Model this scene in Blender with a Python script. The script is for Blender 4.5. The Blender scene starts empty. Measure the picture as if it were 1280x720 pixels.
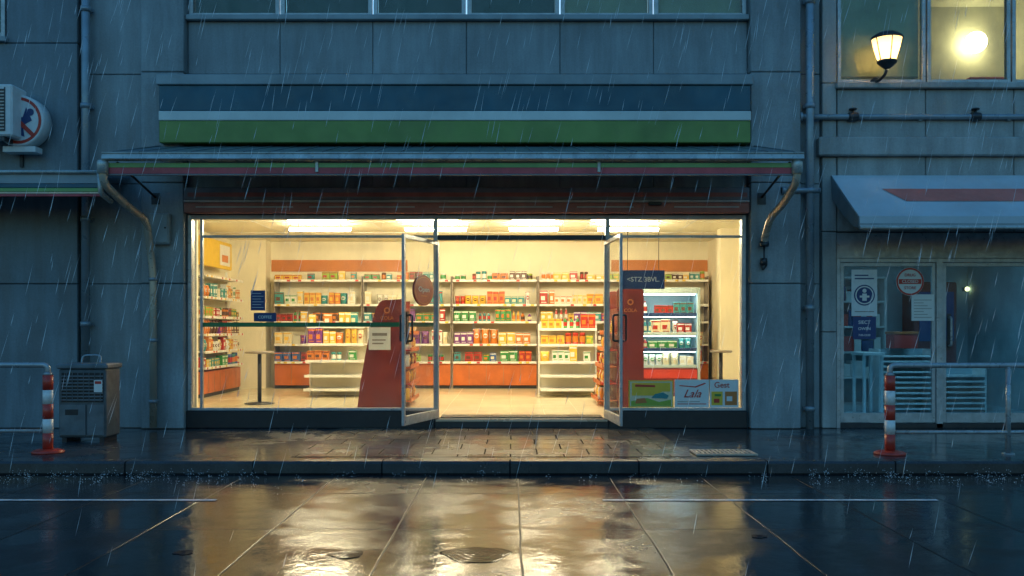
import bpy, math, random
from mathutils import Vector, Matrix
random.seed(21)
S=bpy.context.scene
COL=S.collection
S.view_settings.view_transform='Standard'
S.view_settings.look='None'
S.view_settings.exposure=0
R=math.radians

# ------------------------------------------------------------ materials
def newmat(name):
    m=bpy.data.materials.new(name); m.use_nodes=True
    nt=m.node_tree; nt.nodes.clear()
    o=nt.nodes.new('ShaderNodeOutputMaterial')
    return m,nt,o
def N(nt,t,**k):
    n=nt.nodes.new(t)
    for a,b in k.items(): setattr(n,a,b)
    return n
def noise(nt,co,scale,detail=4,rough=.55,mapscale=None):
    n=N(nt,'ShaderNodeTexNoise'); n.inputs['Scale'].default_value=scale
    n.inputs['Detail'].default_value=detail; n.inputs['Roughness'].default_value=rough
    if mapscale:
        mp=N(nt,'ShaderNodeMapping'); mp.inputs['Scale'].default_value=mapscale
        nt.links.new(co,mp.inputs['Vector']); co=mp.outputs['Vector']
    nt.links.new(co,n.inputs['Vector']); return n.outputs['Fac']
def ramp(nt,fac,a,b,ca,cb):
    r=N(nt,'ShaderNodeValToRGB')
    r.color_ramp.elements[0].position=a; r.color_ramp.elements[1].position=b
    f=lambda c:(c,c,c,1) if not hasattr(c,'__len__') else (*c[:3],1)
    r.color_ramp.elements[0].color=f(ca); r.color_ramp.elements[1].color=f(cb)
    nt.links.new(fac,r.inputs['Fac']); return r.outputs['Color']
def mixc(nt,a,b,fac,mode='MIX'):
    m=N(nt,'ShaderNodeMix',data_type='RGBA',blend_type=mode)
    for s,v in ((m.inputs[0],fac),(m.inputs[6],a),(m.inputs[7],b)):
        if hasattr(v,'is_linked'): nt.links.new(v,s)
        elif hasattr(v,'__len__'): s.default_value=(*v[:3],1)
        else: s.default_value=v
    return m.outputs[2]
def bump(nt,h,strength,dist,prev=None):
    b=N(nt,'ShaderNodeBump'); b.inputs['Strength'].default_value=strength
    b.inputs['Distance'].default_value=dist
    nt.links.new(h,b.inputs['Height'])
    if prev: nt.links.new(prev,b.inputs['Normal'])
    return b.outputs['Normal']
_c={}
def paint(name,col,rough=.45,metal=0,var=.25,emit=0,spec=.5,scale=9):
    if name in _c: return _c[name]
    m,nt,o=newmat(name); p=N(nt,'ShaderNodeBsdfPrincipled')
    tc=N(nt,'ShaderNodeTexCoord').outputs['Object']
    n=noise(nt,tc,scale,5,.6)
    d=tuple(c*(1-var) for c in col); l=tuple(min(1,c*(1+var*.5)) for c in col)
    c=ramp(nt,n,.3,.7,d,l)
    nt.links.new(c,p.inputs['Base Color'])
    rr=ramp(nt,noise(nt,tc,scale*2.3,3),.3,.7,max(.03,rough-.1),min(1,rough+.12))
    nt.links.new(rr,p.inputs['Roughness'])
    p.inputs['Metallic'].default_value=metal
    p.inputs['Specular IOR Level'].default_value=spec
    nt.links.new(p.outputs[0],o.inputs[0]); _c[name]=m; return m
def emitm(name,col,s):
    m,nt,o=newmat(name); e=N(nt,'ShaderNodeEmission')
    e.inputs[0].default_value=(*col,1); e.inputs[1].default_value=s
    nt.links.new(e.outputs[0],o.inputs[0]); return m
def glassm(name,tint=(.97,.98,.97),ior=1.4,dirt=.03,const=None):
    m,nt,o=newmat(name)
    t=N(nt,'ShaderNodeBsdfTransparent'); t.inputs[0].default_value=(*tint,1)
    g=N(nt,'ShaderNodeBsdfGlossy'); g.inputs['Roughness'].default_value=.02
    mx=N(nt,'ShaderNodeMixShader')
    if const is None:
        f=N(nt,'ShaderNodeFresnel'); f.inputs[0].default_value=ior; nt.links.new(f.outputs[0],mx.inputs[0])
    else: mx.inputs[0].default_value=const
    nt.links.new(t.outputs[0],mx.inputs[1]); nt.links.new(g.outputs[0],mx.inputs[2])
    d=N(nt,'ShaderNodeBsdfDiffuse'); d.inputs[0].default_value=(.7,.75,.75,1)
    tc=N(nt,'ShaderNodeTexCoord').outputs['Object']
    nn=ramp(nt,noise(nt,tc,3,6,.7,(1,1,.25)),.35,.8,0,dirt*2.2)
    m2=N(nt,'ShaderNodeMixShader'); nt.links.new(nn,m2.inputs[0])
    nt.links.new(mx.outputs[0],m2.inputs[1]); nt.links.new(d.outputs[0],m2.inputs[2])
    nt.links.new(m2.outputs[0],o.inputs[0]); return m
def concrete(name,col,rough=.55,wet=.3):
    m,nt,o=newmat(name); p=N(nt,'ShaderNodeBsdfPrincipled')
    tc=N(nt,'ShaderNodeTexCoord').outputs['Object']
    a=noise(nt,tc,.9,6,.6); b=noise(nt,tc,5,5,.65,(1,1,.12)); c=noise(nt,tc,45,4,.6)
    base=ramp(nt,a,.3,.72,tuple(x*.68 for x in col),tuple(x*1.12 for x in col))
    st=ramp(nt,b,.40,.66,.62,1.0)
    cc=mixc(nt,base,st,.8,'MULTIPLY')
    cc=mixc(nt,cc,ramp(nt,c,.3,.7,.8,1.08),.6,'MULTIPLY')
    nt.links.new(cc,p.inputs['Base Color'])
    nt.links.new(ramp(nt,b,.35,.7,rough-wet*.6,rough+.15),p.inputs['Roughness'])
    n1=bump(nt,c,.25,.006); n2=bump(nt,a,.3,.03,n1)
    nt.links.new(n2,p.inputs['Normal'])
    nt.links.new(p.outputs[0],o.inputs[0]); return m
def wetfloor(name,col,bw=None,bh=None,off=0,mort=.012,lo=.04,hi=.3,ior=1.5,shift=(0,0,0),wob=.02,tilevar=.3,mcol=.25,mb=.8,bvar=.55,pa=.41,pb=.56):
    m,nt,o=newmat(name); p=N(nt,'ShaderNodeBsdfPrincipled')
    tc=N(nt,'ShaderNodeTexCoord').outputs['Object']
    a=noise(nt,tc,.55,6,.6); b=noise(nt,tc,3.2,6,.65); c=noise(nt,tc,90,3,.6)
    base=ramp(nt,b,.3,.7,tuple(x*bvar for x in col),tuple(min(1,x*1.2) for x in col))
    base=mixc(nt,base,ramp(nt,c,.3,.75,bvar,1.2),.7,'MULTIPLY')
    pud=ramp(nt,mixc(nt,a,b,.35),pa,pb,0,1)   # 1 = puddle
    rough=mixc(nt,(hi,)*3,(lo,)*3,pud)
    nrm=bump(nt,b,.35,wob)
    fine=N(nt,'ShaderNodeBump'); fine.inputs['Distance'].default_value=.003
    nt.links.new(c,fine.inputs['Height']); nt.links.new(nrm,fine.inputs['Normal'])
    sm=N(nt,'ShaderNodeMath',operation='SUBTRACT'); sm.inputs[0].default_value=.6
    nt.links.new(pud,sm.inputs[1])
    cl=N(nt,'ShaderNodeMath',operation='MAXIMUM'); cl.inputs[1].default_value=.02
    nt.links.new(sm.outputs[0],cl.inputs[0]); nt.links.new(cl.outputs[0],fine.inputs['Strength'])
    nrm=fine.outputs[0]
    if bw:
        mp=N(nt,'ShaderNodeMapping'); mp.inputs['Location'].default_value=shift
        wn=N(nt,'ShaderNodeTexNoise'); wn.inputs['Scale'].default_value=1.1; nt.links.new(tc,wn.inputs['Vector'])
        va=N(nt,'ShaderNodeVectorMath',operation='MULTIPLY_ADD'); va.inputs[1].default_value=(.03,.03,0); nt.links.new(wn.outputs['Color'],va.inputs[0]); nt.links.new(tc,va.inputs[2])
        nt.links.new(va.outputs[0],mp.inputs['Vector'])
        br=N(nt,'ShaderNodeTexBrick'); br.offset=off; br.squash=1
        br.inputs['Scale'].default_value=1; br.inputs['Brick Width'].default_value=bw
        br.inputs['Row Height'].default_value=bh; br.inputs['Mortar Size'].default_value=mort
        br.inputs['Mortar Smooth'].default_value=.6
        br.inputs['Color1'].default_value=(1-tilevar,)*3+(1,); br.inputs['Color2'].default_value=(1,1,1,1)
        br.inputs['Mortar'].default_value=(mcol,mcol,mcol,1)
        nt.links.new(mp.outputs[0],br.inputs['Vector'])
        base=mixc(nt,base,br.outputs['Color'],.9,'MULTIPLY')
        inv=N(nt,'ShaderNodeMath',operation='SUBTRACT'); inv.inputs[0].default_value=1
        nt.links.new(br.outputs['Fac'],inv.inputs[1])
        nrm=bump(nt,inv.outputs[0],mb,.006,nrm)
        jr=N(nt,'ShaderNodeMath',operation='MULTIPLY'); jr.inputs[1].default_value=mb; nt.links.new(br.outputs['Fac'],jr.inputs[0])
        rough=mixc(nt,rough,(.6,.6,.6),jr.outputs[0])
        tv=ramp(nt,br.outputs['Color'],.3,1,.07,0)
        rough=mixc(nt,rough,tv,1,'ADD')
        sp=N(nt,'ShaderNodeMath',operation='MULTIPLY_ADD'); sp.inputs[1].default_value=-.5*min(1,mb*1.6); sp.inputs[2].default_value=.5
        nt.links.new(br.outputs['Fac'],sp.inputs[0]); nt.links.new(sp.outputs[0],p.inputs['Specular IOR Level'])
    nt.links.new(base,p.inputs['Base Color']); nt.links.new(rough,p.inputs['Roughness'])
    p.inputs['IOR'].default_value=ior
    nt.links.new(nrm,p.inputs['Normal'])
    nt.links.new(p.outputs[0],o.inputs[0]); return m

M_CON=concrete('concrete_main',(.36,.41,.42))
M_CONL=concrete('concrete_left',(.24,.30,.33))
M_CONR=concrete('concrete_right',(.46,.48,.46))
M_JOINT=paint('joint_dark',(.16,.19,.20),.8)
M_FRAME=paint('aluminium_frame',(.46,.48,.48),.35,.3)
M_DARK=paint('dark_metal',(.04,.045,.05),.4,.3)
M_BLACK=paint('black_plastic',(.018,.020,.024),.4)
M_GLASS=glassm('shop_glass',ior=1.22)
M_GLASSD=glassm('door_glass',dirt=.03,const=.035)
M_GLASST=glassm('teal_glass',(.70,.90,.97),1.3,.06)
M_GLASSU=glassm('upper_glass',(.86,.91,.86),1.35,.05)
M_CREAM=paint('cream_wall',(.88,.80,.60),.7,var=.08,scale=1.5)
M_CEIL=paint('cream_ceiling',(.92,.86,.66),.7,var=.05,scale=1.5)
M_SHELF=paint('shelf_white',(.85,.83,.77),.35,var=.08)
M_UPR=paint('shelf_upright',(.30,.25,.20),.4)
M_ORANGE=paint('orange_laminate',(.56,.14,.03),.4,var=.25,scale=4)
M_OBAND=paint('orange_band',(.60,.20,.05),.5,var=.15,scale=3)
M_RED=paint('red_panel',(.20,.020,.011),.38,var=.25,scale=3)
M_STK=paint('sticker_red',(.32,.035,.022),.4,var=.15)
M_BLUE=paint('sign_blue',(.016,.05,.17),.4,var=.15)
M_WHITE=paint('white_paint',(.75,.76,.74),.45,var=.12)
M_NAVY=paint('fascia_navy',(.006,.095,.145),.35,var=.3,scale=2)
M_FWHITE=paint('fascia_white',(.64,.70,.67),.4,var=.2,scale=2)
M_GREEN=paint('fascia_green',(.17,.28,.06),.4,var=.25,scale=2)
M_GREEN2=paint('valance_green',(.20,.40,.12),.4,var=.3,scale=2)
M_CAPG=paint('fascia_cap',(.29,.35,.37),.4,var=.3,scale=2)
M_AWN=paint('canopy_sheet',(.13,.175,.19),.4,var=.4,scale=2)
M_MAROON=paint('maroon_valance',(.58,.08,.10),.45,var=.4,scale=3)
M_GUT=paint('gutter_metal',(.46,.50,.48),.3,.25,var=.35,scale=5)
M_PIPEB=paint('bronze_pipe',(.50,.44,.35),.3,.35,var=.10,scale=2)
M_PIPEG=paint('grey_pipe',(.27,.33,.37),.32,.3,var=.25,scale=3)
M_SHUT=paint('shutter_box',(.42,.14,.11),.45,var=.35,scale=3)
M_SHUTD=paint('shutter_box_dark',(.22,.21,.22),.5,var=.3,scale=3)
M_SHUTL=paint('shutter_strip',(.52,.50,.48),.45,var=.3,scale=3)
M_GRATE=paint('grate_metal',(.5,.45,.36),.4,.2,var=.3)
M_TUBE=emitm('tube_light',(1.0,.86,.56),205)
M_COOL=emitm('cooler_light',(.70,.95,1.0),16)
M_PAPER=paint('paper',(.78,.76,.70),.6,var=.06)
M_YELLOW=paint('yellow_print',(.80,.52,.05),.5,var=.1)
M_REDP=paint('red_print',(.56,.045,.028),.45,var=.1)
M_GREENS=paint('green_strip',(.03,.20,.06),.4,var=.1)
M_LINE=paint('road_line',(.75,.77,.75),.35,var=.5,scale=14)
M_STEEL=paint('rail_steel',(.36,.39,.40),.32,.35,var=.3)
M_REDST=paint('bollard_red',(.52,.045,.025),.35,var=.3,scale=12)
M_WHST=paint('bollard_white',(.78,.75,.70),.35,var=.25,scale=12)
M_BIN=paint('bin_body',(.10,.12,.13),.45,.1,var=.4,scale=5)
M_BIN2=paint('bin_panel',(.15,.17,.18),.45,.1,var=.4,scale=5)
M_ROAD=wetfloor('wet_road',(.018,.026,.034),.84,1.42,0,.008,.045,.24,1.5,shift=(.77,5.45,0),wob=.016,tilevar=.4,mcol=.4,mb=.45,pa=.42,pb=.56)
M_PAVE=wetfloor('wet_pavement',(.042,.048,.054),lo=.06,hi=.36,ior=1.5,wob=.010)
M_TILE=wetfloor('paving_tile',(.23,.18,.13),.52,.42,.5,.010,.09,.32,1.5,wob=.003,tilevar=.45,mcol=.15,mb=.8)
M_KERB=wetfloor('kerb_stone',(.06,.065,.07),1.2,5,0,.01,.15,.4,1.45,wob=.004)
M_FLOOR=wetfloor('shop_floor',(.78,.69,.47),.45,.45,0,.006,.16,.24,1.3,wob=.0002,tilevar=.10,mcol=.55,mb=.25,bvar=.85)
M_GROUND=paint('ground_dark',(.04,.042,.045),.8,var=.4,scale=.4)

# ------------------------------------------------------------ mesh builder
class B:
    def __init__(s): s.v=[];s.f=[];s.m=[];s.sm=[];s.mats=[]
    def mi(s,m):
        if m not in s.mats: s.mats.append(m)
        return s.mats.index(m)
    def add(s,vs,fs,m,smooth=False,M=None):
        o=len(s.v)
        for v in vs:
            v=Vector(v)
            s.v.append(tuple(M@v) if M else tuple(v))
        i=s.mi(m)
        for f in fs: s.f.append([a+o for a in f]); s.m.append(i); s.sm.append(smooth)
        return s
    def box(s,x0,x1,y0,y1,z0,z1,m,M=None):
        vs=[(x0,y0,z0),(x1,y0,z0),(x1,y1,z0),(x0,y1,z0),(x0,y0,z1),(x1,y0,z1),(x1,y1,z1),(x0,y1,z1)]
        fs=[(0,3,2,1),(4,5,6,7),(0,1,5,4),(1,2,6,5),(2,3,7,6),(3,0,4,7)]
        return s.add(vs,fs,m,False,M)
    def bar(s,x0,x1,y0,y1,z0,z1,m,e=.004):
        if min(x1-x0,y1-y0,z1-z0)<e*2.5: return s.box(x0,x1,y0,y1,z0,z1,m)
        vs=[];idx={}
        X=(x0,x1);Y=(y0,y1);Z=(z0,z1)
        for i in(0,1):
            for j in(0,1):
                for k in(0,1):
                    sx=1-2*i;sy=1-2*j;sz=1-2*k
                    for a in range(3):
                        d=[e*sx,e*sy,e*sz]; d[a]=0
                        idx[(i,j,k,a)]=len(vs); vs.append((X[i]+d[0],Y[j]+d[1],Z[k]+d[2]))
        fs=[]
        for a in range(3):
            b,c=[(1,2),(2,0),(0,1)][a]
            for q in(0,1):
                lp=[]
                for (u,w) in((0,0),(1,0),(1,1),(0,1)):
                    t=[0,0,0];t[a]=q;t[b]=u;t[c]=w
                    lp.append(idx[(*t,a)])
                fs.append(lp if q else lp[::-1])
            for u in(0,1):
                for w in(0,1):
                    t0=[0,0,0];t1=[0,0,0];t0[b]=t1[b]=u;t0[c]=t1[c]=w;t1[a]=1
                    q=[idx[(*t0,b)],idx[(*t1,b)],idx[(*t1,c)],idx[(*t0,c)]]
                    fs.append(q if (u^w) else q[::-1])
        for i in(0,1):
            for j in(0,1):
                for k in(0,1):
                    q=[idx[(i,j,k,0)],idx[(i,j,k,1)],idx[(i,j,k,2)]]
                    fs.append(q if (i+j+k)%2 else q[::-1])
        return s.add(vs,fs,m)
    def prism(s,pts,axis,a,b,m):
        n=len(pts);vs=[]
        for t in(a,b):
            for p in pts:
                q=[0,0,0]; o=[i for i in range(3) if i!=axis]
                q[o[0]]=p[0];q[o[1]]=p[1];q[axis]=t; vs.append(q)
        fs=[list(range(n))[::-1],list(range(n,2*n))]+[(i,(i+1)%n,(i+1)%n+n,i+n) for i in range(n)]
        return s.add(vs,fs,m)
    def lathe(s,prof,m,seg=20,c=(0,0,0),axis='Z',smooth=True,cap=True):
        vs=[];fs=[]
        for r,h in prof:
            for i in range(seg):
                a=2*math.pi*i/seg; x,y=r*math.cos(a),r*math.sin(a)
                p={'Z':(x,y,h),'Y':(x,h,y),'X':(h,x,y)}[axis]
                vs.append((p[0]+c[0],p[1]+c[1],p[2]+c[2]))
        k=len(prof)
        for j in range(k-1):
            for i in range(seg):
                fs.append((j*seg+i,j*seg+(i+1)%seg,(j+1)*seg+(i+1)%seg,(j+1)*seg+i))
        if cap:
            fs2=[list(range(seg))[::-1],list(range((k-1)*seg,k*seg))]
            s.add(vs,fs,m,smooth)
            o=len(s.v)-len(vs)
            i=s.mi(m)
            for f in fs2: s.f.append([a+o for a in f]); s.m.append(i); s.sm.append(False)
        else: s.add(vs,fs,m,smooth)
        return s
    def tube(s,pts,r,m,seg=12):
        pts=[Vector(p) for p in pts]; vs=[];fs=[]
        up=None
        for i,p in enumerate(pts):
            t=(pts[min(i+1,len(pts)-1)]-pts[max(i-1,0)]).normalized()
            if up is None:
                up=Vector((0,0,1)) if abs(t.z)<.9 else Vector((0,1,0))
            n=(up-t*up.dot(t)).normalized(); up=n; b=t.cross(n)
            for k in range(seg):
                a=2*math.pi*k/seg; vs.append(p+(n*math.cos(a)+b*math.sin(a))*r)
        L=len(pts)
        for i in range(L-1):
            for k in range(seg):
                fs.append((i*seg+k,i*seg+(k+1)%seg,(i+1)*seg+(k+1)%seg,(i+1)*seg+k))
        s.add(vs,fs,m,True)
        o=len(s.v)-len(vs); i=s.mi(m)
        for f in (list(range(seg)),list(range((L-1)*seg,L*seg))): s.f.append([a+o for a in f]); s.m.append(i); s.sm.append(False)
        return s
    def mesh(s,name,origin=(0,0,0)):
        me=bpy.data.meshes.new(name)
        o=Vector(origin)
        me.from_pydata([tuple(Vector(v)-o) for v in s.v],[],s.f)
        for m in s.mats: me.materials.append(m)
        me.polygons.foreach_set('material_index',s.m)
        me.polygons.foreach_set('use_smooth',s.sm)
        me.update()
        import bmesh
        bm=bmesh.new(); bm.from_mesh(me); bmesh.ops.recalc_face_normals(bm,faces=bm.faces); bm.to_mesh(me); bm.free()
        return me
def rounded(pts,r=.08,n=6):
    pts=[Vector(p) for p in pts]; out=[pts[0]]
    for i in range(1,len(pts)-1):
        a,b,c=pts[i-1],pts[i],pts[i+1]
        u=(a-b);w=(c-b); ra=min(r,u.length*.45,w.length*.45)
        p=b+u.normalized()*ra;q=b+w.normalized()*ra
        for k in range(n+1):
            t=k/n; out.append(p*(1-t)**2+b*2*t*(1-t)+q*t*t)
    out.append(pts[-1]); return out
def link(o): COL.objects.link(o); return o
def root(name,loc,label,cat,rz=0,group=None):
    o=bpy.data.objects.new(name,None); o.empty_display_size=.1
    o.location=loc;o.rotation_euler=(0,0,rz); o['label']=label;o['category']=cat
    if group:o['group']=group
    return link(o)
def part(parent,name,b,label=None,loc=(0,0,0),rz=0):
    o=bpy.data.objects.new(name,b.mesh(name)); o.parent=parent; o.location=loc;o.rotation_euler=(0,0,rz)
    if label:o['label']=label
    return link(o)
def thing(name,b,loc,label,cat,rz=0,group=None,kind=None):
    o=bpy.data.objects.new(name,b.mesh(name)); o.location=loc;o.rotation_euler=(0,0,rz)
    if label:o['label']=label
    if cat:o['category']=cat
    if group:o['group']=group
    if kind:o['kind']=kind
    return link(o)
def struct(name,b):
    o=bpy.data.objects.new(name,b.mesh(name)); o['kind']='structure'; return link(o)
def text(parent,s,size,mat,loc,rot=(R(90),0,0),name='lettering',align='CENTER',shear=0,ext=.001,sx=1):
    cu=bpy.data.curves.new('t','FONT'); cu.body=s; cu.size=size; cu.align_x=align; cu.align_y='CENTER'
    cu.extrude=ext; cu.shear=shear; cu.offset=size*.008
    t=bpy.data.objects.new('t',cu); COL.objects.link(t)
    bpy.context.view_layer.update()
    me=bpy.data.meshes.new_from_object(t.evaluated_get(bpy.context.evaluated_depsgraph_get()))
    bpy.data.objects.remove(t)
    me.materials.clear(); me.materials.append(mat)
    o=bpy.data.objects.new(name,me); o.parent=parent;o.location=loc;o.rotation_euler=rot;o.scale=(sx,1,1)
    return link(o)

# ------------------------------------------------------------ ground
b=B(); b.add([(-300,-300,-.13),(300,-300,-.13),(300,300,-.13),(-300,300,-.13)],[(0,1,2,3)],M_GROUND); struct('ground',b)
b=B(); b.add([(-60,-11.5,-.12),(60,-11.5,-.12),(60,-3.0,-.12),(-60,-3.0,-.12)],[(0,1,2,3)],M_ROAD); struct('road',b)
b=B(); b.box(-60,60,-2.88,0.0,-.125,0,M_PAVE); struct('pavement',b)
b=B(); b.bar(-60,60,-3.04,-2.882,-.125,.004,M_KERB,.02); struct('kerb',b)
b=B(); b.add([(-2.15,-2.7,.005),(1.75,-2.7,.005),(1.75,-.01,.005),(-2.15,-.01,.005)],[(0,1,2,3)],M_TILE); struct('entrance_paving',b)
b=B()
for x0,x1 in((-9,-2.35),(.72,3.38),(5.5,9)):
    b.add([(x0,-4.40,-.116),(x1,-4.40,-.116),(x1,-4.34,-.116),(x0,-4.34,-.116)],[(0,1,2,3)],M_LINE)
struct('road_marking',b)

# ------------------------------------------------------------ main building
SH=root('shop_building',(0,0,0),'grey concrete building with a lit open-fronted convenience store','building')
b=B()
b.box(-5.4,-4.04,.02,.3,0,7.5,M_JOINT); b.box(2.92,3.85,.02,.3,0,7.5,M_JOINT)
b.box(-4.04,2.92,.02,.3,2.66,5.1,M_JOINT); b.box(-4.04,2.92,.02,.3,6.4,7.5,M_JOINT)
g=.004
zs=[0,1.8,3.05,4.42,5.62,7.5]
for i in range(5):
    b.bar(-5.39+g,-4.62-g,-.0,.03,zs[i]+g,zs[i+1]-g,M_CON,.006)
    b.bar(3.60+g,3.85-g,-.0,.03,zs[i]+g,zs[i+1]-g,M_CON,.006)
    b.bar(-4.60+g,-4.06-g,-.12,.03,zs[i]+g,zs[i+1]-g,M_CON,.010)
    b.bar(2.95+g,3.58-g,-.12,.03,zs[i]+g,zs[i+1]-g,M_CON,.010)
xe=[-4.05,-2.9,-1.74,-.57,.6,1.77,2.94]
for i in range(6):
    b.bar(xe[i]+g,xe[i+1]-g,-.0,.03,4.42+g,5.08,M_CON,.006)
    b.bar(xe[i]+g,xe[i+1]-g,-.0,.03,2.99,4.42-g,M_CON,.006)
    b.bar(xe[i]+g,xe[i+1]-g,-.0,.03,6.42,7.5,M_CON,.006)
part(SH,'wall',b)
b=B(); b.bar(-4.06,2.95,-.075,.1,5.085,5.15,M_CAPG,.008); part(SH,'window_sill',b)
M_UNLIT=paint('unlit_room_dark',(.15,.19,.20),.7,var=.3,scale=2); M_BLIND2=paint('blind_pale',(.62,.60,.48),.7,var=.25,scale=2)  # first colour paints the darkness of unlit rooms, the pale one is blind cloth
for i in range(6):
    b=B(); x0,x1=xe[i]+.01,xe[i+1]-.01
    b.bar(x0,x0+.05,.0,.08,5.15,6.4,M_FRAME);b.bar(x1-.05,x1,.0,.08,5.15,6.4,M_FRAME)
    b.bar(x0+.05,x1-.05,.0,.08,5.15,5.19,M_FRAME);b.bar(x0+.05,x1-.05,.0,.08,6.35,6.4,M_FRAME)
    w=part(SH,'window',b)
    b=B(); b.box(x0+.05,x1-.05,.035,.045,5.19,6.35,M_GLASSU); part(w,'window_pane',b)
    b=B(); b.box(x0+.05,x1-.05,.1,.12,5.15,6.4,M_BLIND2 if i>=4 else M_UNLIT); part(w,'blind',b)  # left windows: dark panel painted as the unlit room; right two: pale blind
b=B(); b.box(-5.28,3.75,.10,6.4,.02,.12,M_FLOOR); part(SH,'floor',b)
b=B(); b.box(-5.3,3.78,.3,6.5,2.9,3.0,M_CEIL)
for y in(1.2,2.9,4.6): b.box(-5.28,3.75,y,y+.02,2.893,2.9,M_SHELF)
for x in(-4,-2.2,-.4,1.2,2.8): b.box(x,x+.02,.3,6.4,2.889,2.893,M_SHELF)
part(SH,'ceiling',b)
b=B(); b.box(-5.4,-5.28,.3,6.5,0,3,M_CREAM); b.box(3.75,3.85,.3,6.5,0,3,M_CREAM); b.box(-5.28,3.75,6.38,6.5,0,3,M_CREAM)
b.box(-5.28,-4.62,6.0,6.38,.12,2.9,M_CREAM); b.box(3.45,3.75,3.9,4.15,.12,2.9,M_CREAM)
b.box(-5.28,-4.04,.3,.36,.12,2.9,M_CREAM); b.box(2.92,3.75,.3,.36,.12,2.9,M_CREAM); b.box(-4.04,2.92,.3,.36,2.66,2.9,M_CREAM)
part(SH,'interior_wall',b)
for x0,x1 in((-4.6,-2.0),(1.9,3.74)):
    b=B(); b.box(x0,x1,6.36,6.378,2.33,2.55,M_OBAND); part(SH,'wall_stripe',b)
for x0,x1 in((-4.06,-.96),(1.2,2.93)):
    b=B(); b.bar(x0,x1,-.05,.16,0,.22,M_BLACK,.01); part(SH,'plinth',b)
b=B(); b.bar(-.96,1.2,-.06,.12,0,.115,M_DARK,.01); b.bar(-.95,1.19,-.075,-.05,.085,.118,M_PIPEB,.004)
b.box(-.9,1.14,.1,.45,.119,.128,M_BLACK); part(SH,'threshold',b)
b=B()
b.bar(-4.05,-4.0,-.02,.1,.22,2.66,M_FRAME); b.bar(-3.90,-3.87,.0,.06,.22,2.66,M_FRAME)
b.bar(-.98,-.93,-.02,.1,.12,2.66,M_FRAME); b.bar(1.17,1.22,-.02,.1,.12,2.66,M_FRAME)
b.bar(2.87,2.92,-.02,.1,.22,2.66,M_FRAME)
b.bar(-4.0,2.87,-.022,.1,2.61,2.66,M_SHUTL); b.bar(-3.87,-.98,.0,.07,2.38,2.41,M_FRAME); b.bar(1.22,2.87,.0,.07,2.38,2.41,M_FRAME)
b.bar(-.93,1.17,-.01,.09,2.35,2.41,M_DARK)
b.bar(-4.0,-.98,-.03,.08,.22,.25,M_FRAME); b.bar(1.22,2.87,-.03,.08,.22,.25,M_FRAME)
fr=part(SH,'shopfront_frame',b)
for x0,x1,z0,z1 in((-3.87,-.98,.25,2.38),(-3.87,-.98,2.41,2.61),(1.22,2.87,.25,2.38),(1.22,2.87,2.41,2.61),(-.93,1.17,2.41,2.61),(-4.0,-3.9,.25,2.61)):
    b=B(); b.box(x0,x1,.03,.038,z0,z1,M_GLASS); part(SH,'window_pane',b)
b=B(); b.box(-3.87,-.98,.022,.027,1.265,1.32,M_GREENS); part(SH,'glass_safety_strip',b)
b=B(); b.bar(-4.05,2.93,-.16,-.035,2.67,2.80,M_SHUT,.01); b.bar(-4.05,2.93,-.17,-.035,2.80,2.83,M_SHUTL,.006)
b.bar(-4.05,2.93,-.16,-.035,2.83,2.985,M_SHUTD,.01); b.box(-4.0,2.9,-.165,-.16,2.87,2.92,M_SHUT)
for x0,x1 in((-3.9,-2.7),(-2.5,-1.2),(-.9,.5),(.8,1.5),(2.0,2.8)): b.box(x0,x1,-.166,-.16,2.735,2.75,M_SHUTL)
b.bar(1.68,1.84,-.22,-.166,2.76,2.80,M_DARK,.008)
part(SH,'shutter_box',b)
def door(hx,hy,rz,sticker):
    W=1.05;z0,z1=.13,2.33
    b=B(); e=.05
    b.bar(0,e,-.016,.016,z0,z1,M_FRAME);b.bar(W-e,W,-.016,.016,z0,z1,M_FRAME)
    b.bar(e,W-e,-.016,.016,z0,z0+.11,M_FRAME);b.bar(e,W-e,-.016,.016,z1-e,z1,M_FRAME)
    d=part(SH,'door',b,loc=(hx,hy,0),rz=rz)
    b=B(); b.box(e,W-e,-.004,.004,z0+.11,z1-e,M_GLASSD); part(d,'door_pane',b)
    b=B()
    for sgn in(-1,1):
        b.tube(rounded([(W-.1,sgn*.016,1.10),(W-.1,sgn*.075,1.10),(W-.1,sgn*.075,1.40),(W-.1,sgn*.016,1.40)],.03),.012,M_DARK)
    b.box(W-.13,W-.07,-.018,.018,1.06,1.44,M_DARK)
    part(d,'handle',b)
    if sticker:
        vs=[(.47+.29*math.cos(a*math.pi/16),0,1.70+.185*math.sin(a*math.pi/16)) for a in range(32)]
        b=B(); b.prism([(v[0],v[2]) for v in vs],1,-.012,.012,M_STK)
        st=part(d,'round_sticker',b)
        b=B()
        for k in range(32):
            a0=k*math.pi/16;a1=(k+1)*math.pi/16
            s_=.0135
            q=[(.47+r_*.29*math.cos(a),s_,1.70+r_*.185*math.sin(a)) for r_,a in((.88,a0),(.88,a1),(.85,a1),(.85,a0))]
            b.add(q,[(0,1,2,3)],M_OBAND)
        part(st,'ring',b)
        text(st,'Open',.085,M_PAPER,(.47,.014,1.71),(R(90),0,R(180)),sx=1.7)
        b=B(); b.box(.38,.56,.0125,.0135,1.63,1.638,M_OBAND); part(st,'underline',b)
    return d
door(-.92,-.03,math.atan2(-1,-.33),True)
door(1.16,-.03,math.atan2(-1.0,.08),False)
TL=[(-3.5,-2.54,3.1),(-1.68,-.72,3.1),(-.04,.72,3.1),(1.35,2.3,3.1),(-3.18,-2.34,1.6),(-1.64,-.77,1.6),(0,.6,1.6),(1.11,1.81,1.6)]
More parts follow.
